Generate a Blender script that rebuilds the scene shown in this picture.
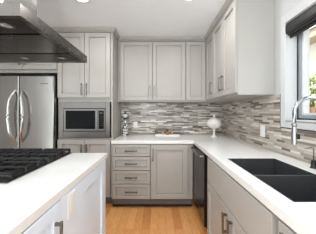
import bpy, bmesh, math, random
from mathutils import Vector, Matrix
random.seed(7)
for o in list(bpy.data.objects):
    bpy.data.objects.remove(o, do_unlink=True)
S = bpy.context.scene
COL = S.collection

# ---------------------------------------------------------------- camera
EYE = 1.296
cam_d = bpy.data.cameras.new('camera')
cam = bpy.data.objects.new('camera', cam_d); COL.objects.link(cam)
cam.location = (0, 0, EYE); cam.rotation_euler = (math.pi/2, 0, 0)
cam_d.sensor_fit = 'HORIZONTAL'; cam_d.sensor_width = 36
cam_d.lens = 190/316*36
cam_d.shift_y = -4/316
cam_d.clip_start = 0.02
S.camera = cam

# ---------------------------------------------------------------- world, lights, exposure
w = bpy.data.worlds.new('world'); S.world = w; w.use_nodes = True
bg = w.node_tree.nodes['Background']
bg.inputs[0].default_value = (0.885, 0.955, 0.98, 1)
bg.inputs[1].default_value = 2.15
S.view_settings.view_transform = 'Standard'
S.view_settings.look = 'None'
S.view_settings.exposure = 0.17
S.view_settings.gamma = 1.0
S.view_settings.use_curve_mapping = False
CAN_POWER = 6.5
sun_d = bpy.data.lights.new('sun', 'SUN'); sun_d.energy = 4.0; sun_d.angle = math.radians(4)
sun_d.color = (1, .96, .9)
sun = bpy.data.objects.new('sun', sun_d); COL.objects.link(sun)
sun.rotation_euler = Vector((0.62, 0.35, -0.80)).to_track_quat('-Z', 'Y').to_euler()

fl = bpy.data.lights.new('ceiling_fill', 'AREA'); fl.shape = 'DISK'; fl.size = .45; fl.energy = 36; fl.color = (.92, .985, 1.0)
flo = bpy.data.objects.new('ceiling_fill', fl); COL.objects.link(flo)   # added fill light behind the camera, brightens the ceiling
flo.location = (-.35, -.7, 1.55); flo.rotation_euler = (math.pi, 0, 0); flo.rotation_euler.x -= .35

# ---------------------------------------------------------------- materials
def lin(c):
    return tuple((v/255/12.92 if v/255 <= .04045 else ((v/255+.055)/1.055)**2.4) for v in c) + (1,)

def mat(name, rgb, rough=.5, metal=0., var=.03, scale=6., bump=0., spec=.5, stretch=None):
    m = bpy.data.materials.new(name); m.use_nodes = True
    nt = m.node_tree; b = nt.nodes['Principled BSDF']
    tc = nt.nodes.new('ShaderNodeTexCoord')
    mp = nt.nodes.new('ShaderNodeMapping')
    nt.links.new(tc.outputs['Object'], mp.inputs[0])
    if stretch: mp.inputs['Scale'].default_value = stretch
    nz = nt.nodes.new('ShaderNodeTexNoise'); nz.inputs['Scale'].default_value = scale
    nz.inputs['Detail'].default_value = 4
    nt.links.new(mp.outputs[0], nz.inputs[0])
    rp = nt.nodes.new('ShaderNodeValToRGB')
    c = lin(rgb)
    rp.color_ramp.elements[0].position = .3; rp.color_ramp.elements[1].position = .7
    rp.color_ramp.elements[0].color = tuple(max(0, v*(1-var)) for v in c[:3]) + (1,)
    rp.color_ramp.elements[1].color = tuple(min(1, v*(1+var)) for v in c[:3]) + (1,)
    nt.links.new(nz.outputs[0], rp.inputs[0])
    nt.links.new(rp.outputs[0], b.inputs['Base Color'])
    b.inputs['Roughness'].default_value = rough
    b.inputs['Metallic'].default_value = metal
    b.inputs['Specular IOR Level'].default_value = spec
    if bump:
        bp = nt.nodes.new('ShaderNodeBump'); bp.inputs['Strength'].default_value = bump
        bp.inputs['Distance'].default_value = .002
        nt.links.new(nz.outputs[0], bp.inputs['Height'])
        nt.links.new(bp.outputs[0], b.inputs['Normal'])
    return m

def steel(name, rgb, rough=.3, stretch=(1, 1, 90), var=.08, rv=.07):
    m = mat(name, rgb, rough, 1.0, var, 3., 0, stretch=stretch)
    nt = m.node_tree; b = nt.nodes['Principled BSDF']
    nz = [n for n in nt.nodes if n.type == 'TEX_NOISE'][0]
    mr = nt.nodes.new('ShaderNodeMapRange')
    mr.inputs['To Min'].default_value = rough-rv; mr.inputs['To Max'].default_value = rough+rv
    nt.links.new(nz.outputs[0], mr.inputs[0]); nt.links.new(mr.outputs[0], b.inputs['Roughness'])
    return m

def brick_palette(name, axis, bw, rh, colors, mortar, rough=.25, msize=.0012, squash=1.0, noise=.12, swap=False):
    """strips of tile or plank: every strip takes one colour of the palette"""
    m = bpy.data.materials.new(name); m.use_nodes = True
    nt = m.node_tree; b = nt.nodes['Principled BSDF']; N = nt.nodes.new; L = nt.links.new
    tc = N('ShaderNodeTexCoord'); sp = N('ShaderNodeSeparateXYZ'); L(tc.outputs['Object'], sp.inputs[0])
    cb = N('ShaderNodeCombineXYZ')
    L(sp.outputs[axis[0]], cb.inputs[0]); L(sp.outputs[axis[1]], cb.inputs[1])
    def brick(width, off):
        k = N('ShaderNodeTexBrick'); L(cb.outputs[0], k.inputs['Vector'])
        k.inputs['Scale'].default_value = 1
        k.inputs['Color1'].default_value = (0, 0, 0, 1); k.inputs['Color2'].default_value = (1, 1, 1, 1)
        k.inputs['Mortar'].default_value = (.5, .5, .5, 1)
        k.inputs['Mortar Size'].default_value = msize; k.inputs['Mortar Smooth'].default_value = .1
        k.inputs['Brick Width'].default_value = width; k.inputs['Row Height'].default_value = rh
        k.offset = off; k.offset_frequency = 2; k.squash = squash; k.squash_frequency = 3
        return k
    k = brick(bw, .37)
    rp = N('ShaderNodeValToRGB'); rp.color_ramp.interpolation = 'CONSTANT'
    els = rp.color_ramp.elements
    while len(els) < len(colors): els.new(.5)
    for i, c in enumerate(colors):
        els[i].position = i/len(colors); els[i].color = lin(c)
    L(k.outputs['Color'], rp.inputs[0])
    nz = N('ShaderNodeTexNoise'); nz.inputs['Scale'].default_value = 9; nz.inputs['Detail'].default_value = 5
    mp = N('ShaderNodeMapping'); mp.inputs['Scale'].default_value = (1, 14, 1) if not swap else (1, 9, 1)
    L(cb.outputs[0], mp.inputs[0]); L(mp.outputs[0], nz.inputs[0])
    mr = N('ShaderNodeMapRange'); mr.inputs['From Min'].default_value = .25; mr.inputs['From Max'].default_value = .75
    mr.inputs['To Min'].default_value = 1-noise; mr.inputs['To Max'].default_value = 1+noise
    L(nz.outputs[0], mr.inputs[0])
    vm = N('ShaderNodeVectorMath'); vm.operation = 'SCALE'
    L(rp.outputs[0], vm.inputs[0]); L(mr.outputs[0], vm.inputs['Scale'])
    mx = N('ShaderNodeMix'); mx.data_type = 'RGBA'
    L(k.outputs['Fac'], mx.inputs['Factor']); L(vm.outputs[0], mx.inputs['A'])
    mx.inputs['B'].default_value = lin(mortar)
    L(mx.outputs['Result'], b.inputs['Base Color'])
    b.inputs['Roughness'].default_value = rough
    bp = N('ShaderNodeBump'); bp.inputs['Strength'].default_value = .35; bp.inputs['Distance'].default_value = .002
    bp.invert = True
    L(k.outputs['Fac'], bp.inputs['Height']); L(bp.outputs[0], b.inputs['Normal'])
    return m

M = {}
M['paint'] = mat('greige_cabinet_paint', (177, 173, 167), .42, var=.012)
M['island_paint_daylit'] = mat('daylit_island_paint', (232, 241, 253), .42, var=.012)  # lightened and blued: window daylight on the island put into the colour
M['carcass'] = mat('cabinet_inside', (170, 165, 158), .6)
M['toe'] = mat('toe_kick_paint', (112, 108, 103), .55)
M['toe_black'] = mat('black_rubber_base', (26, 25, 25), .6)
M['quartz'] = mat('white_quartz', (240, 238, 235), .16, var=.015, scale=25, spec=.5)
M['wall'] = mat('white_wall_paint', (204, 203, 203), .7, var=.01, bump=.05, scale=60)
M['ceiling'] = mat('ceiling_paint', (244, 248, 251), .85, var=.01)
M['trim'] = mat('white_trim_paint', (208, 208, 207), .4, var=.01)
M['steel'] = steel('brushed_stainless', (150, 148, 145), .27, (1, 1, 60))
M['steel_v'] = steel('brushed_stainless_fridge', (176, 173, 168), .19, (5, 5, .6), .04, .02)
M['handle_steel'] = steel('polished_stainless', (215, 213, 210), .22, (1, 1, 20), .03)
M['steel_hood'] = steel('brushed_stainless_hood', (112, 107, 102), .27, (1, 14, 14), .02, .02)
M['steel_under_shade'] = steel('stainless_underside_shaded', (58, 54, 51), .3, (20, 1, 1), .05)  # stainless darkened, the shade under the hood put into its colour
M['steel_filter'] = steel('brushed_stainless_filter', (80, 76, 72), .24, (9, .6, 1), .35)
M['steel_mw'] = steel('brushed_stainless_microwave', (124, 119, 114), .3, (1, 1, 50), .05)
M['steel_dark'] = steel('dark_stainless', (66, 61, 58), .28, (60, 60, 1))
M['nickel'] = steel('brushed_nickel', (128, 124, 120), .28, (5, 5, 5))
M['chrome'] = mat('chrome', (188, 189, 191), .10, 1., .02)
M['black'] = mat('black_plastic', (20, 20, 21), .35)
M['gap_shade'] = mat('gap_shade_black', (8, 8, 8), .9, spec=.02)  # near-black that paints the shade in the hood's filter gaps
M['iron'] = mat('cast_iron', (24, 23, 23), .5, var=.2, scale=80, bump=.3)
M['glass_black'] = mat('black_glass', (12, 12, 13), .08, var=.02, spec=.08)
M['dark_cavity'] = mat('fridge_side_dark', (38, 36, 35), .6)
M['sink'] = mat('charcoal_composite', (56, 56, 58), .5, var=.15, scale=160)
M['white_plastic'] = mat('white_plastic', (240, 240, 238), .35, var=.01)
M['slot'] = mat('outlet_slot', (70, 69, 67), .5)
M['ceramic'] = mat('white_ceramic', (232, 228, 220), .3, var=.02)
M['gold'] = mat('gold_metal', (224, 188, 132), .35, .7, .08)
M['amber'] = mat('amber_lacquer', (168, 118, 66), .2, .3, .1)
M['shade'] = mat('black_shade_fabric', (30, 29, 29), .55, var=.1)
M['shade_box'] = mat('dark_shade_box', (34, 33, 33), .35, var=.06)
M['alu'] = mat('grey_aluminium', (160, 166, 174), .4, .5)
M['alu_dark'] = mat('grey_head_rail', (120, 118, 116), .35, .3)
M['stucco'] = mat('cream_stucco', (224, 215, 200), .9, var=.05, scale=20, bump=.3)
M['eave'] = mat('tan_eave', (190, 172, 148), .8, var=.05)
M['ground'] = mat('garden_soil', (120, 100, 78), .95, var=.3, scale=4)
M['fence'] = mat('brown_fence_wood', (140, 104, 78), .8, var=.25, scale=4, stretch=(1, 6, 1))
M['leaf'] = mat('green_leaves', (104, 128, 62), .6, var=.45, scale=7)
M['leaf2'] = mat('yellow_green_leaves', (150, 160, 84), .6, var=.4, scale=7)
M['lens_off'] = mat('hood_lamp_glass', (190, 186, 178), .12, .6)
TILES = [(206, 198, 188), (124, 114, 105), (184, 174, 163), (236, 232, 225), (160, 150, 141), (92, 82, 75),
         (196, 187, 177), (176, 170, 164), (222, 215, 205), (146, 136, 127), (190, 181, 170), (110, 100, 92)]
M['tile_back'] = brick_palette('strip_mosaic_back', (0, 2), .15, .0215, TILES, (168, 162, 154), .22, squash=.6)
TILES_R = [(202, 193, 182), (150, 139, 128), (188, 177, 165), (218, 210, 200), (172, 161, 150), (118, 106, 97),
         (196, 186, 175), (180, 171, 162), (208, 199, 189), (162, 151, 140), (192, 182, 170), (140, 129, 119)]
M['tile_right'] = brick_palette('strip_mosaic_right', (1, 2), .19, .0215, TILES_R, (172, 164, 154), .22, squash=.6)
M['floor'] = brick_palette('oak_planks', (1, 0), 1.3, .092,
        [(232, 164, 100), (220, 148, 84), (238, 172, 108), (226, 156, 92), (212, 140, 78)], (120, 78, 44), .32,
        msize=.0008, noise=.16, swap=True)

def emission(name, rgb, strength):
    m = mat(name, rgb, .4)
    b = m.node_tree.nodes['Principled BSDF']
    b.inputs['Emission Color'].default_value = lin(rgb); b.inputs['Emission Strength'].default_value = strength
    return m
M['lamp'] = emission('lamp_lens', (255, 244, 226), 6.0)
M['clock'] = emission('clock_digits', (60, 80, 84), .05)

def glass(name, tint=(1, 1, 1, 1)):
    m = bpy.data.materials.new(name); m.use_nodes = True
    nt = m.node_tree; nt.nodes.clear()
    out = nt.nodes.new('ShaderNodeOutputMaterial')
    tr = nt.nodes.new('ShaderNodeBsdfTransparent'); tr.inputs[0].default_value = tint
    gl = nt.nodes.new('ShaderNodeBsdfGlossy'); gl.inputs['Roughness'].default_value = .02
    lw = nt.nodes.new('ShaderNodeLayerWeight'); lw.inputs[0].default_value = .12
    mu = nt.nodes.new('ShaderNodeMath'); mu.operation = 'MULTIPLY'; mu.inputs[1].default_value = .35
    mx = nt.nodes.new('ShaderNodeMixShader')
    nt.links.new(lw.outputs['Fresnel'], mu.inputs[0])
    nt.links.new(mu.outputs[0], mx.inputs[0]); nt.links.new(tr.outputs[0], mx.inputs[1]); nt.links.new(gl.outputs[0], mx.inputs[2])
    nt.links.new(mx.outputs[0], out.inputs[0])
    return m
M['glass'] = glass('window_glass', (.97, .985, .98, 1))

def lattice_mat():
    """white glaze crossed by a black diamond lattice (part of the bottle's own decoration)"""
    m = bpy.data.materials.new('black_white_lattice'); m.use_nodes = True
    nt = m.node_tree; b = nt.nodes['Principled BSDF']
    tc = nt.nodes.new('ShaderNodeTexCoord')
    mp = nt.nodes.new('ShaderNodeMapping'); mp.inputs['Scale'].default_value = (34, 34, 24)
    vo = nt.nodes.new('ShaderNodeTexVoronoi'); vo.feature = 'DISTANCE_TO_EDGE'; vo.inputs['Scale'].default_value = 1
    vo.inputs['Randomness'].default_value = .55
    rp = nt.nodes.new('ShaderNodeValToRGB'); rp.color_ramp.interpolation = 'CONSTANT'
    rp.color_ramp.elements[0].color = lin((40, 38, 38)); rp.color_ramp.elements[1].color = lin((236, 234, 230))
    rp.color_ramp.elements[1].position = .105
    nt.links.new(tc.outputs['Object'], mp.inputs[0]); nt.links.new(mp.outputs[0], vo.inputs['Vector'])
    nt.links.new(vo.outputs['Distance'], rp.inputs[0]); nt.links.new(rp.outputs[0], b.inputs['Base Color'])
    b.inputs['Roughness'].default_value = .25
    return m
M['lattice'] = lattice_mat()

# ---------------------------------------------------------------- object helpers
def wloc(o):
    v = Vector((0, 0, 0))
    while o is not None:
        v += o.location; o = o.parent
    return v

def tag(o, label=None, cat=None, group=None, kind=None):
    if label: o['label'] = label
    if cat: o['category'] = cat
    if group: o['group'] = group
    if kind: o['kind'] = kind
    return o

def thing(name, label, cat, loc=(0, 0, 0), group=None):
    o = bpy.data.objects.new(name, None); COL.objects.link(o)
    o.location = loc; o.empty_display_size = .1
    return tag(o, label, cat, group)

class MB:
    """collects shapes given in world metres and links them as ONE mesh object"""
    def __init__(s): s.bm = bmesh.new()
    def _new(s, geom_verts, bevel, seg=2):
        if bevel:
            es = list({e for v in geom_verts for e in v.link_edges})
            bmesh.ops.bevel(s.bm, geom=es, offset=bevel, segments=seg, affect='EDGES', profile=.5, clamp_overlap=True)
    def box(s, x0, x1, y0, y1, z0, z1, bevel=.0015, seg=2):
        x0, x1 = sorted((x0, x1)); y0, y1 = sorted((y0, y1)); z0, z1 = sorted((z0, z1))
        r = bmesh.ops.create_cube(s.bm, size=1)
        for v in r['verts']:
            v.co = ((x0+x1)/2+v.co.x*(x1-x0), (y0+y1)/2+v.co.y*(y1-y0), (z0+z1)/2+v.co.z*(z1-z0))
        s._new(r['verts'], bevel, seg); return s
    def cyl(s, p0, p1, r0, r1=None, n=20, cap=True):
        r1 = r0 if r1 is None else r1
        p0, p1 = Vector(p0), Vector(p1); d = p1-p0
        q = d.to_track_quat('Z', 'Y').to_matrix().to_4x4(); q.translation = (p0+p1)/2
        bmesh.ops.create_cone(s.bm, cap_ends=cap, segments=n, radius1=r0, radius2=r1, depth=d.length, matrix=q)
        return s
    def lathe(s, cx, cy, prof, n=32, flute=0, amp=0., zr=(0, 9)):
        rings = []
        for r, z in prof:
            ring = []
            for k in range(n):
                a = 2*math.pi*k/n
                rr = r*(1+amp*abs(math.sin(a*flute/2))) if flute and zr[0] <= z <= zr[1] else r
                ring.append(s.bm.verts.new((cx+rr*math.cos(a), cy+rr*math.sin(a), z)))
            rings.append(ring)
        for a, b in zip(rings, rings[1:]):
            for k in range(n):
                s.bm.faces.new((a[k], a[(k+1) % n], b[(k+1) % n], b[k]))
        if prof[0][0] > 1e-5: s.bm.faces.new(list(reversed(rings[0])))
        if prof[-1][0] > 1e-5: s.bm.faces.new(rings[-1])
        return s
    def tube(s, pts, r, n=12, rs=None):
        pts = [Vector(p) for p in pts]; rings = []
        up = Vector((0, 0, 1))
        for i, p in enumerate(pts):
            t = (pts[min(i+1, len(pts)-1)]-pts[max(i-1, 0)]).normalized()
            a = t.cross(up)
            if a.length < 1e-3: a = t.cross(Vector((0, 1, 0)))
            if rings and a.dot(lasta) < 0: a = -a
            a.normalize(); lasta = a; b = t.cross(a).normalized()
            rad = rs[i] if rs else r
            rings.append([s.bm.verts.new(p+rad*(math.cos(2*math.pi*k/n)*a+math.sin(2*math.pi*k/n)*b)) for k in range(n)])
        for a, b in zip(rings, rings[1:]):
            for k in range(n): s.bm.faces.new((a[k], a[(k+1) % n], b[(k+1) % n], b[k]))
        s.bm.faces.new(rings[0]); s.bm.faces.new(rings[-1])
        return s
    def slab(s, us, vs, mask, w0, w1, to, bevel=0):
        """a slab with holes: mask(i, j) keeps a cell of the u-v grid; to(u, v, w) gives the world point"""
        bm = s.bm; V = {}
        def vert(i, j, k):
            key = (i, j, k)
            if key not in V: V[key] = bm.verts.new(to(us[i], vs[j], (w0, w1)[k]))
            return V[key]
        nu, nv = len(us)-1, len(vs)-1
        keep = {(i, j) for i in range(nu) for j in range(nv) if mask(i, j)}
        for i, j in keep:
            for k in (0, 1): bm.faces.new([vert(*t, k) for t in ((i, j), (i+1, j), (i+1, j+1), (i, j+1))])
            for (di, dj), (a, b) in (((-1, 0), ((i, j), (i, j+1))), ((1, 0), ((i+1, j), (i+1, j+1))),
                                     ((0, -1), ((i, j), (i+1, j))), ((0, 1), ((i, j+1), (i+1, j+1)))):
                if (i+di, j+dj) not in keep:
                    bm.faces.new((vert(*a, 0), vert(*b, 0), vert(*b, 1), vert(*a, 1)))
        bmesh.ops.recalc_face_normals(bm, faces=bm.faces[:])
        if bevel:
            es = [e for e in bm.edges if len(e.link_faces) == 2 and e.calc_face_angle(0) > 1]
            bmesh.ops.bevel(bm, geom=es, offset=bevel, segments=2, affect='EDGES', profile=.5)
        return s
    def sweep(s, path, prof):
        """mitred moulding: path = plan points, prof = (outward, z), outward to the right of travel"""
        P = [Vector(p) for p in path]; rings = []
        for i, p in enumerate(P):
            ds = []
            if i > 0: ds.append((P[i]-P[i-1]).normalized())
            if i < len(P)-1: ds.append((P[i+1]-P[i]).normalized())
            ns = [Vector((d.y, -d.x)) for d in ds]
            m = ns[0] if len(ns) == 1 else (ns[0]+ns[1])/(1+ns[0].dot(ns[1]))
            rings.append([s.bm.verts.new((p.x+m.x*o, p.y+m.y*o, z)) for o, z in prof])
        n = len(prof)
        for a, b in zip(rings, rings[1:]):
            for k in range(n): s.bm.faces.new((a[k], a[(k+1) % n], b[(k+1) % n], b[k]))
        s.bm.faces.new(rings[0]); s.bm.faces.new(rings[-1])
        return s
    def build(s, name, m, parent=None, smooth=None):
        bmesh.ops.recalc_face_normals(s.bm, faces=s.bm.faces[:])
        off = wloc(parent) if parent else Vector((0, 0, 0))
        if parent is None and s.origin: off = Vector(s.origin)
        for v in s.bm.verts: v.co -= off
        me = bpy.data.meshes.new(name); s.bm.to_mesh(me); s.bm.free()
        me.materials.append(m if not isinstance(m, str) else M[m])
        if smooth is not None:
            for p in me.polygons: p.use_smooth = True
            me.set_sharp_from_angle(angle=math.radians(smooth))
        o = bpy.data.objects.new(name, me); COL.objects.link(o)
        if parent: o.parent = parent
        else: o.location = off
        return o
    origin = None

def struct(name, mb, m, smooth=None):
    return tag(mb.build(name, m, None, smooth), kind='structure')

# faces: map (u along the face, z, w outward) to world
G = .012             # doors stand this much further off the carcass
def face_S(y):  return lambda u, w: (u, y-w)          # looks towards the camera
def face_W(x):  return lambda u, w: (x-w, u)          # right run, looks to -X
def face_E(x):  return lambda u, w: (x+w, u)          # island side, looks to +X

def fbox(mb, F, u0, u1, z0, z1, w0, w1, bevel=.0015):
    a = F(u0, w0); b = F(u1, w1)
    mb.box(a[0], b[0], a[1], b[1], z0, z1, bevel)

def shaker(F, u0, u1, z0, z1, parent, m='paint', name='door', fr=.058, t=.034, rec=.015):
    u0, u1 = sorted((u0, u1))
    b = MB()
    fbox(b, F, u0, u0+fr, z0, z1, .001, t); fbox(b, F, u1-fr, u1, z0, z1, .001, t)
    fbox(b, F, u0+fr, u1-fr, z1-fr, z1, .001, t); fbox(b, F, u0+fr, u1-fr, z0, z0+fr, .001, t)
    fbox(b, F, u0+fr-.002, u1-fr+.002, z0+fr-.002, z1-fr+.002, .001, t-rec-.007, 0)
    q = .007                                               # shadow groove around the centre panel
    fbox(b, F, u0+fr+q, u1-fr-q, z0+fr+q, z1-fr-q, .001, t-rec, .001)
    return b.build(name, m, parent)

def flat_front(F, u0, u1, z0, z1, parent, m='paint', name='drawer', t=.034):
    b = MB(); fbox(b, F, u0, u1, z0, z1, .001, t, .003)
    return b.build(name, m, parent)

def pull(F, u, z, L, parent, vertical=True, w0=.034, out=.034, th=.007):
    b = MB(); h = L/2
    if vertical:
        fbox(b, F, u-th, u+th, z-h, z+h, w0+out-.011, w0+out, .0025)
        for s in (-1, 1): fbox(b, F, u-th*.8, u+th*.8, z+s*(h-.014)-.007, z+s*(h-.014)+.007, w0, w0+out-.004, .001)
    else:
        fbox(b, F, u-h, u+h, z-th, z+th, w0+out-.011, w0+out, .0025)
        for s in (-1, 1): fbox(b, F, u+s*(h-.014)-.007, u+s*(h-.014)+.007, z-th*.8, z+th*.8, w0, w0+out-.004, .001)
    return b.build('handle', 'nickel', parent)

# ---------------------------------------------------------------- key dimensions
CZ = .926            # worktop
CT = .045            # worktop thickness
CEIL = 2.48
BACK = 3.30; RIGHT = 1.12; LEFT = -2.46
REAR = -3.6
BASEF = 2.577        # base cabinets face (back run)
RF = .500            # base cabinets face (right run)
UPB = 1.472          # underside of wall cabinets
UPF = 2.98           # wall cabinet face (back)
UPR = .765           # wall cabinet face (right)
TALL = 2.66
TX = -.637           # right side of tower
J = 1.655            # window jamb

# ---------------------------------------------------------------- room
struct('floor', MB().box(LEFT-.2, RIGHT+.2, -.7, BACK+.2, -.06, 0, 0), 'floor')
struct('ceiling', MB().box(-5.5, RIGHT+.2, REAR, BACK+.2, CEIL, CEIL+.1, 0), 'ceiling')  # left overhang added to keep the sun out of the room
struct('wall_back', MB().box(LEFT-.2, RIGHT+.2, BACK, BACK+.2, 0, CEIL, 0), 'wall')
struct('wall_left', MB().box(LEFT-.2, LEFT, .9, BACK, 0, CEIL, 0), 'wall')
struct('reflection_wall', MB().box(-5.4, -5.3, -1.35, .9, 0, CEIL, 0).box(-5.4, -5.3, -2.75, -2.0, 0, CEIL, 0).box(-5.4, -5.3, -4.4, -3.45, 0, CEIL, 0).box(-5.4, -5.3, -4.4, .9, CEIL-.25, CEIL-.001, 0), 'wall')  # unseen wall added, its openings spaced for the fridge's reflections
WZ0, WZ1, WY0 = 1.228, 2.082, .45
struct('wall_right', MB().slab([REAR, WY0, J, BACK], [0, WZ0, WZ1, CEIL], lambda i, j: not (i == 1 and j == 1),
       RIGHT, RIGHT+.2, lambda u, v, w_: (w_, u, v)), 'wall')

# crown moulding along all the wall cabinets
prof = [(-.011, 2.424), (.014, 2.424), (.014, 2.436), (.030, 2.441), (.050, 2.466), (.050, 2.479), (-.011, 2.479)]
struct('trim_1', MB().sweep([(LEFT+.01, TALL), (TX, TALL), (TX, UPF), (UPR, UPF), (UPR, 1.817), (RIGHT-.001, 1.817)], prof), 'paint')

# window: casing, sill, frame, panes
cs = MB()
cs.box(RIGHT-.011, RIGHT-.001, J, J+.066, 1.17, WZ1+.07, .002)
cs.box(RIGHT-.011, RIGHT-.001, WY0-.066, WY0, 1.17, WZ1+.07, .002)
cs.box(RIGHT-.011, RIGHT-.001, WY0, J, WZ1, WZ1+.07, .002)
struct('trim_2', cs, 'trim')
struct('trim_3', MB().box(RIGHT-.013, RIGHT-.001, WY0, J, 1.17, 1.226, .002).box(RIGHT-.022, RIGHT+.085, WY0+.002, J-.002, 1.2285, 1.238, .003), 'trim')
wn = tag(bpy.data.objects.new('window_1', None), kind='structure'); COL.objects.link(wn); wn.location = (RIGHT+.1, 1.05, 1.24)
XF = 1.212
def ring(mb, x0, x1, y0, y1, z0, z1, t, bevel=.0015):
    mb.box(x0, x1, y0, y0+t, z0, z1, bevel); mb.box(x0, x1, y1-t, y1, z0, z1, bevel)
    mb.box(x0, x1, y0+t, y1-t, z0, z0+t, bevel); mb.box(x0, x1, y0+t, y1-t, z1-t, z1, bevel)
    return mb
ring(MB(), XF-.004, XF+.05, WY0+.003, J-.003, 1.24, WZ1-.003, .009).build('window_gasket', 'black', wn)
ring(MB(), XF, XF+.05, WY0+.013, J-.013, 1.25, WZ1-.013, .027).build('window_frame', 'alu', wn)
sash = ring(MB(), XF+.008, XF+.045, WY0+.041, J-.041, 1.277, WZ1-.041, .020).build('window_sash', 'trim', wn)
MB().box(XF+.024, XF+.030, WY0+.060, J-.060, 1.296, WZ1-.060, 0).build('window_pane', 'glass', sash)

# roller shade in the head of the window
rs = thing('roller_shade', 'black roller shade rolled up in the head of the window', 'blind', (RIGHT+.03, 1.05, 2.11))
c = MB()
pts = [(RIGHT-.006, 1.978), (RIGHT-.013, 2.00), (RIGHT-.013, 2.054), (RIGHT-.006, 2.060), (RIGHT+.08, 2.060), (RIGHT+.08, 1.978)]
va = [c.bm.verts.new((x, WY0+.004, z)) for x, z in pts]; vb = [c.bm.verts.new((x, J-.004, z)) for x, z in pts]
for k in range(6): c.bm.faces.new((va[k], va[(k+1) % 6], vb[(k+1) % 6], vb[k]))
c.bm.faces.new(va); c.bm.faces.new(vb)
c.build('cassette', 'shade_box', rs)
MB().box(RIGHT-.014, RIGHT+.08, WY0+.004, J-.004, 2.0605, 2.080, .004).build('head_rail', 'alu_dark', rs)
MB().box(RIGHT+.0, RIGHT+.076, WY0+.012, J-.012, 1.962, 1.977, .005).build('shade_fabric', 'shade', rs)
MB().cyl((RIGHT+.03, WY0+.012, 1.955), (RIGHT+.03, J-.012, 1.955), .012).build('bottom_rail', 'shade', rs, 40)

# ---------------------------------------------------------------- backsplash
e = .008
bs = MB().slab([TX+.002, RIGHT-e-.001], [CZ+.001, UPB-.001], lambda i, j: True, BACK-e, BACK-.0005, lambda u, v, w_: (u, w_, v)).build('backsplash', 'tile_back')
tag(bs, 'strip mosaic backsplash in greys on the back wall under the wall cabinets', 'backsplash')
TE = J+.068
bs2 = MB().slab([WY0-.3, TE, BACK-e-.001], [CZ+.001, 1.168, UPB-.002], lambda i, j: not (i == 0 and j == 1), RIGHT-e, RIGHT-.0005, lambda u, v, w_: (w_, u, v)).build('backsplash', 'tile_right')
tag(bs2, 'strip mosaic backsplash in taupes on the right wall, running below the window', 'backsplash')
eg = MB().box(RIGHT-.011, RIGHT-e-.0003, TE, TE+.005, 1.170, UPB-.002, .0008).box(RIGHT-.0115, RIGHT-e-.0003, WY0-.066, TE+.005, 1.163, 1.168, .0008)
struct('trim_4', eg, 'steel_dark')

# ---------------------------------------------------------------- worktops
SX0, SX1, SY0, SY1 = .575, .95, .80, 1.555        # sink cut-out
us = [-.628, .477, SX0-.010, SX1+.010, RIGHT-e-.002]; vs = [.22, SY0-.010, SY1+.010, 2.552, BACK-e-.002]
def wm(i, j):
    if i == 0: return j == 3
    return not (i == 2 and j == 1)
wt = MB(); wt.origin = (.3, 2.9, CZ-CT)
o = wt.slab(us, vs, wm, CZ-CT, CZ, lambda u, v, w_: (u, v, w_), .003).build('worktop', 'quartz')
tag(o, 'white quartz L-shaped worktop running along the back and right walls', 'worktop')
IX = -.467; IY = 1.76; IL = -1.80; IN = .25
it = MB(); it.origin = (-1.1, 1.0, CZ-.042)
o = it.box(IL, IX, IN, IY, CZ-.042, CZ, .003).build('worktop', 'quartz')
tag(o, 'white quartz island worktop carrying the gas cooktop', 'worktop')

# ---------------------------------------------------------------- back base cabinets
FS = face_S(BASEF+G)
ZT = CZ-CT-.002
dc = thing('drawer_cabinet', 'pale grey base cabinet with a stack of four drawers', 'cabinet', (-.36, 2.9, 0))
MB().box(-.628, -.101, BASEF+G, BACK-.002, .125, ZT, 0).build('carcass', 'paint', dc)
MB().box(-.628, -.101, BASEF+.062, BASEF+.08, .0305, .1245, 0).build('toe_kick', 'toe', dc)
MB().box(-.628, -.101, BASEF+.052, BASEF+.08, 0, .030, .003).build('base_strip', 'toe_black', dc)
for z0, z1, flat in ((.714, .866, True), (.528, .704, False), (.344, .518, False), (.140, .334, False)):
    if flat: d = shaker(FS, -.612, -.108, z0, z1, dc, name='drawer', fr=.036)
    else: d = shaker(FS, -.612, -.108, z0, z1, dc, name='drawer', fr=.040)
    pull(FS, -.363, (z0+z1)/2-.005, .168, d, False, w0=.020, th=.008)
bc = thing('base_cabinet', 'pale grey single-door base cabinet between the drawers and the dishwasher', 'cabinet', (.16, 2.9, 0))
MB().box(-.099, .472, BASEF+G, BACK-.002, .125, ZT, 0).build('carcass', 'paint', bc)
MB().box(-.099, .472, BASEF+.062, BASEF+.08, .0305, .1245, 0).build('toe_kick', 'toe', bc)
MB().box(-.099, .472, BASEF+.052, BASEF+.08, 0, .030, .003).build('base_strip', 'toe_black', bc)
d = shaker(FS, -.094, .400, .140, .866, bc, fr=.068)
pull(FS, -.066, .735, .17, d, True)

# ---------------------------------------------------------------- dishwasher
FW = face_W(RF+G)
dw = thing('dishwasher', 'dark stainless dishwasher under the right worktop beside the corner', 'dishwasher', (.8, 2.25, 0))
MB().box(RF+.002, RIGHT-.03, 1.958, 2.56, .10, ZT-.004, 0).build('body', 'black', dw)
dd = MB(); fbox(dd, face_W(RF), 1.962, 2.556, .115, .868, .0, .022, .004)
ddo = dd.build('door', 'steel_dark', dw)
hb = MB(); hb.tube([(RF-.022, 2.00, .836), (RF-.055, 2.012, .836), (RF-.062, 2.03, .836), (RF-.062, 2.49, .836), (RF-.055, 2.51, .836), (RF-.022, 2.52, .836)], .0115)
hb.build('handle', 'steel', ddo, 60)
MB().box(RF+.055, RF+.07, 1.962, 2.556, .012, .099, 0).build('kick_plate', 'black', dw)
for q in (1.98, 2.49): MB().box(RF+.1, RF+.3, q, q+.05, 0, .099, 0).build('foot', 'black', dw)

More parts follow.
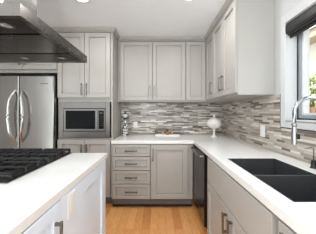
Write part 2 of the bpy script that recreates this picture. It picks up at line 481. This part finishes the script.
# ---------------------------------------------------------------- sink base and the cabinet nearest the camera
sc = thing('sink_cabinet', 'pale grey sink cabinet with two doors and a plain top panel', 'cabinet', (.8, 1.4, 0))
y0, y1 = .762, 1.954
cc = MB()
cc.box(RF+G, RIGHT-.01, y1-.018, y1, .11, ZT, 0).box(RF+G, RIGHT-.01, y0, y0+.018, .11, ZT, 0)
cc.box(RF+G, RIGHT-.01, y0+.018, y1-.018, .11, .128, 0)
cc.box(RF+G, RF+.03, y0+.018, y1-.018, .128, ZT, 0)
cc.build('carcass', 'paint', sc)
MB().box(RF+.06, RF+.075, y0, y1, 0, .109, 0).build('toe_kick', 'toe', sc)
flat_front(FW, .80, 1.84, .646, .868, sc, name='front_panel')
d = shaker(FW, 1.280, 1.84, .13, .638, sc); pull(FW, 1.322, .53, .145, d, th=.010)
d = shaker(FW, .80, 1.273, .13, .638, sc); pull(FW, 1.225, .53, .145, d, th=.010)
nc = thing('base_cabinet', 'narrow pale grey base cabinet right of the sink, nearest the camera', 'cabinet', (.8, .55, 0))
MB().box(RF+G, RIGHT-.01, .24, .760, .11, ZT, 0).build('carcass', 'paint', nc)
MB().box(RF+.06, RF+.075, .24, .760, 0, .109, 0).build('toe_kick', 'toe', nc)
d = shaker(FW, .25, .756, .13, .868, nc); pull(FW, .69, .775, .17, d)

# ---------------------------------------------------------------- wall cabinets, back run
FU = face_S(UPF+G)
def upper_back(x0, x1, label, doors):
    c = thing('wall_cabinet', label, 'cabinet', ((x0+x1)/2, 3.13, UPB))
    MB().box(x0, x1, UPF+G, BACK-.002, UPB, CEIL-.002, 0).build('carcass', 'paint', c)
    for (a, b, hx) in doors:
        d = shaker(FU, a, b, 1.494, 2.405, c)
        if hx is not None: pull(FU, hx, 1.637, .168, d)
    return c
upper_back(TX+.003, .431, 'pale grey double-door wall cabinet on the back wall', [(-.592, -.090, -.130), (-.082, .424, -.056)])
upper_back(.433, UPR-.001, 'narrow pale grey wall cabinet in the back corner, with no handle', [(.441, .738, None)])
# right run
FR = face_W(UPR+G)
def upper_right(y0, y1, label, doors, end=False):
    c = thing('wall_cabinet', label, 'cabinet', (.94, (y0+y1)/2, UPB))
    MB().box(UPR+G, RIGHT-.002, y0, y1, UPB, CEIL-.002, 0).build('carcass', 'paint', c)
    for (a, b, hy) in doors:
        d = shaker(FR, a, b, 1.494, 2.405, c); pull(FR, hy, 1.637, .168, d)
    if end: MB().box(UPR-.002, RIGHT-.003, y0-.004, y0-.0005, UPB, 2.423, .001).build('end_panel', 'paint', c)
    return c
upper_right(1.822, 2.573, 'pale grey double-door wall cabinet beside the window, its end panel showing', [(1.828, 2.196, 2.158), (2.203, 2.568, 2.240)], True)
upper_right(2.575, UPF-.022, 'pale grey single-door wall cabinet on the right wall near the corner', [(2.581, 2.935, 2.62)])

# ---------------------------------------------------------------- tower with microwave
FT = face_S(TALL+G)
TL = -1.402
tw = thing('tower_cabinet', 'tall pale grey cabinet housing the built-in microwave beside the fridge', 'cabinet', ((TL+TX)/2, 3.0, 0))
FM = face_S(TALL)
t = MB()
t.box(TL, TX, TALL+G, BACK-.002, 1.452, CEIL-.002, 0)
t.box(TL, TX, TALL+G, BACK-.002, .11, .945, 0)
t.box(TL, TL+.018, TALL+G, BACK-.002, .945, 1.452, 0); t.box(TX-.018, TX, TALL+G, BACK-.002, .945, 1.452, 0)
t.build('carcass', 'paint', tw)
MB().box(TL, TX, TALL+.06, TALL+.075, 0, .109, 0).build('toe_kick', 'toe', tw)
XM = -1.022
for a, b, hx in ((TL+.006, XM-.003, XM-.035), (XM+.003, TX-.03, XM+.035)):
    d = shaker(FT, a, b, 1.510, 2.412, tw); pull(FT, hx, 1.625, .165, d)
    d = shaker(FT, a, b, .13, .925, tw, fr=.062); pull(FT, hx, .785, .165, d)

mw = thing('microwave', 'built-in stainless microwave in the tall cabinet', 'microwave', (-1.02, 2.9, .95))
a, b, z0, z1 = -1.376, -.667, .951, 1.449
MB().box(a+.04, b-.04, TALL+.002, BACK-.2, .96, 1.44, 0).build('body', 'black', mw)
tr = MB()
fbox(tr, FM, a, a+.062, z0, z1, .001, .026, .003); fbox(tr, FM, b-.062, b, z0, z1, .001, .026, .003)
fbox(tr, FM, a+.062, b-.062, z1-.088, z1, .001, .026, .003); fbox(tr, FM, a+.062, b-.062, z0, z0+.088, .001, .026, .003)
tr.build('trim_frame', 'steel_mw', mw)
gb = MB(); fbox(gb, FM, a+.0625, b-.0625, z0+.0885, z1-.0885, -.0, .012, 0); gb.build('recess', 'black', mw)
dm = MB(); fbox(dm, FM, a+.07, -.835, z0+.096, z1-.096, .013, .032, .003); dmo = dm.build('door', 'steel_mw', mw)
gl = MB(); fbox(gl, FM, a+.098, -.868, z0+.124, z1-.120, .033, .035, .001); gl.build('door_glass', 'glass_black', dmo)
cp = MB(); fbox(cp, FM, -.832, b-.07, z0+.096, z1-.096, .013, .030, .003); cpo = cp.build('control_panel', 'steel_mw', mw)
kp = MB(); fbox(kp, FM, -.822, b-.082, z0+.124, z1-.120, .031, .033, .001); kpo = kp.build('keypad', 'glass_black', cpo)
ck = MB(); fbox(ck, FM, -.810, b-.100, z1-.165, z1-.143, .0331, .0338, 0); ck.build('clock_display', 'clock', cpo)
bt = MB()
for r in range(5):
    for q in range(3):
        u = -.806+q*.019; zz = z1-.195-r*.032
        fbox(bt, FM, u, u+.012, zz-.012, zz, .0331, .0338, 0)
bt.build('buttons', 'dark_cavity', cpo)

# ---------------------------------------------------------------- fridge and the cabinet above
fc = thing('fridge_cabinet', 'pale grey two-door cabinet above the fridge', 'cabinet', (-1.9, 3.0, 1.866))
MB().box(LEFT+.012, TL-.002, TALL+G, BACK-.002, 1.862, CEIL-.002, 0).build('carcass', 'paint', fc)
d = shaker(FT, LEFT+.03, -1.882, 1.908, 2.412, fc); pull(FT, -1.915, 2.04, .165, d)
d = shaker(FT, -1.876, TL-.008, 1.908, 2.412, fc); pull(FT, -1.842, 2.04, .165, d)
fx0, fxc, fx1 = -2.365, -1.888, -1.416
FF = 2.58; FZ = 1.803
fr = thing('fridge', 'stainless french-door fridge with two bowed handles', 'fridge', (fxc, 2.95, 0))
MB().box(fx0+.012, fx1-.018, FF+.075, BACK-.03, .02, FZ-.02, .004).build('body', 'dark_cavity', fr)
for s, (u0, u1) in ((-1, (fx0, fxc-.003)), (1, (fxc+.003, fx1))):
    d = MB().box(u0, u1, FF, FF+.072, .70, FZ, .012, 3).build('door', 'steel_v', fr)
    h = MB(); P = []; N = 18
    for k in range(N+1):
        tt = k/N; z = .905+tt*.70; bow = math.sin(math.pi*tt)
        P.append((fxc+s*(.048+.050*bow), FF-.004-.07*min(1, bow*2.2), z))
    h.tube(P, .014, 12, [.014+.006*math.sin(math.pi*k/N) for k in range(N+1)]).build('handle', 'handle_steel', d, 60)
    if s == 1:
        MB().box(-1.60, -1.50, FF-.0015, FF-.0003, 1.688, 1.702, 0).build('badge', 'nickel', d)
d = MB().box(fx0, fx1, FF, FF+.072, .06, .692, .012, 3).build('freezer_drawer', 'steel_v', fr)
MB().tube([(fx0+.1, FF-.001, .62), (fx0+.11, FF-.05, .62), (fx1-.11, FF-.05, .62), (fx1-.1, FF-.001, .62)], .014).build('handle', 'handle_steel', d, 60)
MB().box(fx0+.02, fx1-.02, FF+.03, FF+.075, 0, .055, 0).build('kick_grille', 'black', fr)
for hx in (fx0+.06, fx1-.16): MB().box(hx, hx+.1, FF+.02, FF+.09, FZ+.001, FZ+.018, .004).build('hinge_cover', 'black', fr)

# ---------------------------------------------------------------- island
FE = face_E(-.489)
FEI = face_E(-.501)
ic = thing('island_cabinet', 'pale grey kitchen island cabinet with shaker panelled side', 'island', (-1.1, 1.0, 0))
IZ = CZ-.042-.002
MB().box(IL+.05, -.5015, IN+.03, 1.70, .10, IZ, 0).build('carcass', 'island_paint_daylit', ic)
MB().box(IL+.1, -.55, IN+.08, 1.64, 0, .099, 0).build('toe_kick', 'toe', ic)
# the far panelled side: wide stile, recessed panel
sp = MB()
fbox(sp, FE, .918, 1.222, .11, IZ-.002, -.012, .02); fbox(sp, FE, 1.60, 1.70, .11, IZ-.002, -.012, .02)
fbox(sp, FE, 1.222, 1.60, .792, IZ-.002, -.012, .02); fbox(sp, FE, 1.222, 1.60, .11, .20, -.012, .02)
fbox(sp, FE, 1.218, 1.604, .196, .796, -.012, .004, 0)
sp.build('side_panel', 'island_paint_daylit', ic)
d = shaker(FEI, .42, .912, .12, IZ-.006, ic, 'island_paint_daylit'); pull(FEI, .862, .72, .17, d)

# ---------------------------------------------------------------- gas cooktop
CX0, CX1, CY0, CY1 = -1.56, -.785, .985, 1.745
ck = thing('gas_cooktop', 'black gas cooktop with cast iron grates on the island', 'cooktop', ((CX0+CX1)/2, 1.34, CZ))
MB().box(CX0, CX1, CY0, CY1, CZ+.0005, CZ+.008, .003).build('tray', 'steel', ck)
MB().box(CX0+.018, CX1-.012, CY0+.018, CY1-.012, CZ+.0085, CZ+.013, .002).build('burner_plate', 'black', ck)
GZ = CZ+.046
for sx in (0, 1, 2):
    x1 = CX1-.004-sx*.252; x0 = x1-.245
    g = MB()
    for yy in (CY0+.03, (CY0+CY1)/2-.008, (CY0+CY1)/2+.008, CY1-.03):
        g.box(x0, x1, yy-.007, yy+.007, GZ-.018, GZ-.002, .003)
    for xx in (x0+.03, x1-.03, (x0+x1)/2):
        g.box(xx-.006, xx+.006, CY0+.03, CY1-.03, GZ-.016, GZ-.002, .003)
    n = 7
    for k in range(n):
        yy = CY0+.045+k*(CY1-CY0-.072)/(n-1)
        g.box(x0+.004, x1-.004, yy-.007, yy+.007, GZ-.014, GZ+.004, .005)
        for xe, sgn in ((x1-.012, 1), (x0+.012, -1)):
            g.box(xe-.009, xe+.009, yy-.007, yy+.007, CZ+.0135, GZ, .004)
    g.build('grate', 'iron', ck)
for bx in (-.918, -1.167, -1.416):
    for by in (1.16, 1.52):
        b = MB().lathe(bx, by, [(.05, CZ+.0132), (.05, CZ+.018), (.036, CZ+.02), (.036, CZ+.027), (.026, CZ+.029)], 24)
        b.build('burner', 'iron', ck, 40)

# ---------------------------------------------------------------- range hood
HX0, HX1, HY0, HY1, HZ, HT = -1.76, -.60, .826, 1.606, 1.719, 1.776
hd = thing('range_hood', 'brushed stainless island range hood hanging above the cooktop', 'range hood', (-1.18, 1.216, HZ))
r = MB(); L = .030
for bx in ((HX0, HX0+L, HY0, HY1), (HX1-L, HX1, HY0, HY1)): r.box(*bx, HZ, HT, .001)
r.box(HX0+L, HX1-L, HY0, HY0+L, HZ, HT, .001); r.box(HX0+L, HX1-L, HY1-L, HY1, HZ, HT, .001)
# low pyramid on top of the rim
c0, c1, d0, d1 = -1.49, -.87, 1.07, 1.366
bot = [(HX0, HY0), (HX1, HY0), (HX1, HY1), (HX0, HY1)]; top = [(c0, d0), (c1, d0), (c1, d1), (c0, d1)]
vb = [r.bm.verts.new((x, y, HT-.0005)) for x, y in bot]; vt = [r.bm.verts.new((x, y, HT+.045)) for x, y in top]
for k in range(4): r.bm.faces.new((vb[k], vb[(k+1) % 4], vt[(k+1) % 4], vt[k]))
r.bm.faces.new(vb); r.bm.faces.new(vt)
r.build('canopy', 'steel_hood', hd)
MB().box(c0, c1, d0, d1, HT+.046, CEIL-.002, .002).build('chimney', 'steel', hd)
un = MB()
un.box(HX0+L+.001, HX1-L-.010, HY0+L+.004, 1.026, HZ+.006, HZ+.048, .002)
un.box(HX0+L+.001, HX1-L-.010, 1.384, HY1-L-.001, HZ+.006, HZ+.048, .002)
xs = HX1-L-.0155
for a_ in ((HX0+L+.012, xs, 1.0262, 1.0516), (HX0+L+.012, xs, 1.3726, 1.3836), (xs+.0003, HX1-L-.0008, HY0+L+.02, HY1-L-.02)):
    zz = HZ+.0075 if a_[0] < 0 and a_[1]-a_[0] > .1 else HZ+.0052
    if a_[1]-a_[0] > .1: MB().box(*a_, zz, HZ+.03, 0).build('filter_gap_shade', 'gap_shade', hd)  # black strips standing in for the dark gaps around the filters
    else: MB().box(a_[0]+.006, a_[1], a_[2], a_[3], zz, HZ+.03, 0).build('filter_gap_shade', 'gap_shade', hd)
un.build('under_panel', 'steel_under_shade', hd)
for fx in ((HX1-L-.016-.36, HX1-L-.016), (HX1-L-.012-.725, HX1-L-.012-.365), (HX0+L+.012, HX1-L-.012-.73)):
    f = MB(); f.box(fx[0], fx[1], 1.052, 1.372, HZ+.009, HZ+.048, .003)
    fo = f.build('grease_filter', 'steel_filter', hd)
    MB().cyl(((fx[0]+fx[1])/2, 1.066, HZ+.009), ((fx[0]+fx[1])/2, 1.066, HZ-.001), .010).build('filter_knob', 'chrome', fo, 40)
MB().box(HX0+L+.001, HX1-L-.001, HY0+L+.001, HY1-L-.001, HZ+.0485, HZ+.054, 0).build('filter_bay', 'black', hd)
for lx, ly in ((-.748, .937), (-1.04, .937), (-.755, 1.485), (-1.04, 1.485)):
    lo = MB().lathe(lx, ly, [(.024, HZ+.0055), (.034, HZ+.0035), (.036, HZ+.0055)], 24).build('lamp', 'steel_mw', hd, 40)
    MB().lathe(lx, ly, [(0.0, HZ+.0022), (.018, HZ+.0028), (.0235, HZ+.0052)], 24).build('lamp_lens', 'lens_off', lo, 40)

# ---------------------------------------------------------------- sink
sk = thing('sink', 'charcoal double-bowl undermount sink in the right worktop', 'sink', ((SX0+SX1)/2, 1.18, .66))
g = 0; SZ = CZ-.0025; DV = 1.155
def bowl(ya, yb):
    b = MB(); t = .009; z0 = .675
    x0, x1 = SX0-g, SX1+g
    b.box(x0-t, x0, ya-t, yb+t, z0-t, SZ, .002); b.box(x1, x1+t, ya-t, yb+t, z0-t, SZ, .002)
    b.box(x0, x1, ya-t, ya, z0-t, SZ if ya < 1 else SZ-.006, .002)
    b.box(x0, x1, yb, yb+t, z0-t, SZ if yb > 1.3 else SZ-.006, .002)
    b.box(x0, x1, ya, yb, z0-t, z0, .001)
    o = b.build('bowl', 'sink', sk)
    cy = (ya+yb)/2; cx = (x0+x1)/2+.03
    MB().lathe(cx, cy, [(.043, z0+.0005), (.043, z0+.004), (.034, z0+.005), (.030, z0+.002), (0, z0+.002)], 24).build('drain', 'steel', o, 40)
bowl(SY0-g, DV-.0095); bowl(DV+.0095, SY1+g)

# ---------------------------------------------------------------- faucet and soap pump
fy = 1.17; fxb = 1.035
fa = thing('faucet', 'chrome gooseneck pull-down faucet over the sink', 'faucet', (fxb, fy, CZ))
MB().lathe(fxb, fy, [(.028, CZ+.0005), (.028, CZ+.006), (.022, CZ+.012), (.020, CZ+.10), (.014, CZ+.112)], 24).build('base', 'chrome', fa, 40)
P = [(fxb, fy, CZ+.10), (fxb, fy, 1.2)]
R = .098; zc = 1.292
for k in range(0, 17):
    an = math.pi*k/16; P.append((fxb-R+R*math.cos(an), fy, zc+R*math.sin(an)))
P.append((fxb-2*R, fy, 1.235))
MB().tube(P, .0112, 14).build('spout', 'chrome', fa, 60)
hx = fxb-2*R
sh = MB().lathe(hx, fy, [(.0115, 1.103), (.0160, 1.105), (.0165, 1.125), (.0145, 1.18), (.0125, 1.212), (.0150, 1.215), (.0150, 1.230), (.0115, 1.232)], 24).build('spray_head', 'chrome', fa, 40)
MB().box(hx+.004, hx+.0225, fy-.021, fy-.006, 1.137, 1.168, .003).build('spray_button', 'black', sh)
MB().tube([(fxb, fy-.018, CZ+.06), (fxb, fy-.045, CZ+.065), (fxb+.005, fy-.10, CZ+.10)], .007).build('lever', 'chrome', fa, 60)
sd = thing('soap_dispenser', 'small black soap pump behind the sink', 'soap dispenser', (1.045, 1.275, CZ))
MB().lathe(1.045, 1.275, [(.022, CZ+.0005), (.022, CZ+.004), (.017, CZ+.01), (.015, CZ+.052), (.006, CZ+.056)], 20).build('base', 'black', sd, 40)
MB().tube([(1.045, 1.275, CZ+.055), (1.045, 1.275, CZ+.128), (1.035, 1.275, CZ+.138), (.985, 1.275, CZ+.132)], .0045).build('spout', 'chrome', sd, 60)

# ---------------------------------------------------------------- outlets
def outlet(F, u, z, wd, ht, label, w0, plain=False):
    a = F(u, w0)
    o = thing('switch_plate' if plain else 'power_outlet', label, 'switch' if plain else 'outlet', (a[0], a[1], z))
    p = MB(); fbox(p, F, u-wd/2, u+wd/2, z-ht/2, z+ht/2, w0, w0+.005, .002); p.build('plate', 'white_plastic', o)
    if plain:
        q = MB(); fbox(q, F, u-.019, u+.019, z-.036, z+.036, w0+.0051, w0+.0075, .003); q.build('rocker', 'white_plastic', o)
        return
    for s in (-1, 1):
        q = MB(); fbox(q, F, u-.016, u+.016, z+s*.021-.014, z+s*.021+.014, w0+.0051, w0+.0068, .003)
        so = q.build('socket', 'white_plastic', o)
        k = MB()
        for du in (-.006, .006): fbox(k, F, u+du-.001, u+du+.001, z+s*.021-.003, z+s*.021+.006, w0+.0069, w0+.0073, 0)
        k.build('slot', 'slot', so)
outlet(face_S(BACK-e), -.388, 1.094, .07, .105, 'white outlet plate on the back wall tiles near the patterned bottle', .0004)
outlet(face_W(RIGHT-e), 2.015, 1.105, .088, .122, 'white wall plate on the right wall tiles beside the window', .0004, True)
outlet(face_E(-.489), 1.025, .806, .086, .122, 'white wall plate on the side of the island', .0205, True)

# ---------------------------------------------------------------- ornaments
u = thing('lidded_urn', 'white lidded footed urn in the back right corner of the worktop', 'urn', (.865, 2.93, CZ))
z = CZ+.0005
MB().lathe(.865, 2.93, [(.050, z), (.052, z+.006), (.040, z+.016), (.022, z+.028), (.015, z+.045), (.013, z+.085), (.018, z+.105),
    (.014, z+.115), (.030, z+.126), (.070, z+.142), (.098, z+.168), (.110, z+.200), (.111, z+.222), (.106, z+.232)], 48, 16, .035, (z+.13, z+.226)).build('bowl', 'ceramic', u, 50)
MB().lathe(.865, 2.93, [(.108, z+.2325), (.109, z+.240), (.092, z+.262), (.058, z+.284), (.022, z+.298), (.010, z+.304), (.012, z+.312), (.019, z+.322), (.017, z+.335), (.006, z+.346), (0, z+.347)], 48, 16, .03, (z+.242, z+.29)).build('lid', 'ceramic', u, 50)
bx, by = -.535, 3.10
b = thing('patterned_bottle', 'tall black and white patterned bottle with a round white stopper', 'bottle', (bx, by, CZ))
MB().lathe(bx, by, [(.040, z), (.050, z+.004), (.052, z+.03), (.049, z+.10), (.040, z+.17), (.028, z+.225), (.022, z+.255), (.024, z+.262)], 32).build('body', 'lattice', b, 50)
MB().lathe(bx, by, [(.030, z+.2625), (.033, z+.27), (.030, z+.285), (.020, z+.29)], 24).build('collar', 'black', b, 50)
MB().lathe(bx, by, [(.012, z+.2905), (.030, z+.30), (.038, z+.318), (.034, z+.338), (.018, z+.350), (.010, z+.352)], 28).build('stopper', 'ceramic', b, 50)
MB().lathe(bx, by, [(.014, z+.3525), (.022, z+.358), (.022, z+.374), (.012, z+.380), (0, z+.381)], 20).build('cap', 'black', b, 50)
ty = 3.08
tr = MB(); tr.origin = (.15, ty, CZ)
tr.box(-.045, .345, ty-.06, ty+.06, z, z+.010, .003)
tr.box(-.045, .345, ty-.06, ty-.054, z+.009, z+.020, .002).box(-.045, .345, ty+.054, ty+.06, z+.009, z+.020, .002)
tr.box(-.045, -.039, ty-.056, ty+.056, z+.009, z+.020, .002).box(.339, .345, ty-.056, ty+.056, z+.009, z+.020, .002)
o = tr.build('serving_tray', 'white_plastic')
tag(o, 'low white rectangular tray on the back worktop holding gold ornaments', 'tray')
tz = z+.0105
x = .155
a = thing('amber_bottle', 'small amber bottle with a black stopper in the middle of the white tray', 'bottle', (x, ty, tz))
MB().lathe(x, ty, [(.020, tz), (.023, tz+.004), (.023, tz+.045), (.014, tz+.060), (.011, tz+.070)], 20).build('body', 'amber', a, 50)
MB().lathe(x, ty, [(.013, tz+.0705), (.017, tz+.078), (.016, tz+.092), (.006, tz+.098), (0, tz+.099)], 16).build('stopper', 'black', a, 50)
for x, hgt, rr, lab in ((.083, .058, .016, 'small gold cup at the left end of the white tray'),
                        (.226, .072, .019, 'taller gold cup right of the amber bottle on the white tray')):
    m = MB(); m.origin = (x, ty, tz)
    m.lathe(x, ty, [(rr*.8, tz), (rr*.82, tz+.004), (rr*.3, tz+.010), (rr*.3, tz+.018), (rr*.9, tz+.030), (rr, tz+hgt), (rr*.9, tz+hgt), (rr*.8, tz+.034), (0, tz+.030)], 20)
    o = m.build('gold_cup', 'gold', None, 50); tag(o, lab, 'cup')

# ---------------------------------------------------------------- ceiling lights
def can(x, y, label):
    o = thing('ceiling_light', label, 'ceiling light', (x, y, CEIL))
    MB().lathe(x, y, [(.060, CEIL-.004), (.072, CEIL-.008), (.090, CEIL-.004), (.092, CEIL-.0005)], 32).build('trim_ring', 'white_plastic', o, 40)
    MB().lathe(x, y, [(0, CEIL-.0105), (.04, CEIL-.0098), (.056, CEIL-.0075), (.0595, CEIL-.0045), (0, CEIL-.0042)], 32).build('lens', 'lamp', o)
    ld = bpy.data.lights.new('lamp_light', 'AREA'); ld.shape = 'DISK'; ld.size = .11; ld.energy = CAN_POWER
    ld.color = (.975, .985, .985)
    lo = bpy.data.objects.new('lamp_light', ld); COL.objects.link(lo); lo.location = (0, 0, -.012); lo.parent = o
can(-.785, 1.955, 'recessed ceiling light above the island end, in front of the tower cabinet')
can(.32, 1.925, 'recessed ceiling light above the aisle, towards the right wall cabinets')
for i, (x, y) in enumerate(((.15, .2), (-1.6, .2), (.15, -1.6), (-1.6, -1.6))):  # unseen fixtures added for the light they give
    can(x, y, ['added recessed ceiling light above the camera, out of view', 'added recessed ceiling light left of the camera, out of view',
               'added recessed ceiling light behind the camera on the right, out of view', 'added recessed ceiling light behind the camera on the left, out of view'][i])

# ---------------------------------------------------------------- outside the window
struct('ground', MB().box(RIGHT+.25, 14, -2, 22, -.4, -.3, 0), 'ground')
hs = thing('house', 'cream stucco neighbouring house beyond the garden', 'house', (6.8, 8, -.3))
MB().box(6.6, 9.5, 1, 18, -.3, 4.25, 0).build('wall', 'stucco', hs)
MB().box(6.56, 6.599, 1, 18, 2.92, 3.08, .005).build('belt_trim', 'trim', hs)
MB().box(6.0, 9.7, .6, 18.4, 4.26, 4.55, .01).build('eave', 'eave', hs)
ro = MB(); v = [ro.bm.verts.new(p) for p in ((5.9, .5, 4.56), (9.9, .5, 4.56), (9.9, 18.5, 4.56), (5.9, 18.5, 4.56), (7.9, .5, 5.6), (7.9, 18.5, 5.6))]
for f in ((0, 1, 2, 3), (0, 4, 5, 3), (1, 4, 5, 2), (0, 1, 4), (3, 2, 5)): ro.bm.faces.new([v[k] for k in f])
ro.build('roof', 'eave', hs)
fn = thing('fence', 'brown board fence low in the garden outside', 'fence', (3.6, 5, -.3))
fb = MB()
for k in range(64):
    yy = 1.5+k*.15
    fb.box(3.6, 3.625, yy, yy+.14, -.29, 1.42+.02*math.sin(k*2.1), .004)
fb.build('board_panel', 'fence', fn)
MB().box(3.63, 3.67, 1.5, 11.1, .1, .19, .004).box(3.63, 3.67, 1.5, 11.1, 1.1, 1.19, .004).build('rail', 'fence', fn)
def shrub(cx, cy, rx, rz, z0, m, label):
    o = thing('shrub', label, 'shrub', (cx, cy, -.3), 'shrubs beyond the garden fence')
    MB().cyl((cx, cy, -.3), (cx, cy, z0), .05, .03, 8).build('trunk', 'fence', o)
    f = MB()
    for k in range(1300):
        th = random.uniform(0, 2*math.pi); ph = math.acos(random.uniform(-1, 1)); q = random.uniform(.45, 1)**.5
        p = Vector((cx+rx*q*math.sin(ph)*math.cos(th), cy+rx*q*math.sin(ph)*math.sin(th), z0+rz*q*math.cos(ph)))
        s = random.uniform(.05, .10); rot = Matrix.Rotation(random.uniform(0, 6.3), 3, 'Z') @ Matrix.Rotation(random.uniform(0, 3.1), 3, 'X')
        f.bm.faces.new([f.bm.verts.new(p+rot @ Vector(c)) for c in ((-s*.5, 0, 0), (0, -s, 0), (s*.5, 0, 0), (0, s, 0))])
    f.build('foliage', m, o)
k = 0
for cx, cy, rx, rz, z0, m, lab in ((4.7, 4.3, .75, .8, 1.75, 'leaf', 'dark green shrub beyond the fence, right of the window view'),
        (4.9, 6.0, .8, .75, 1.75, 'leaf2', 'yellow green shrub beyond the fence, in the middle of the window view'),
        (4.7, 7.8, .75, .7, 1.6, 'leaf', 'dark green shrub beyond the fence, left in the window view')):
    shrub(cx, cy, rx, rz, z0, m, lab)
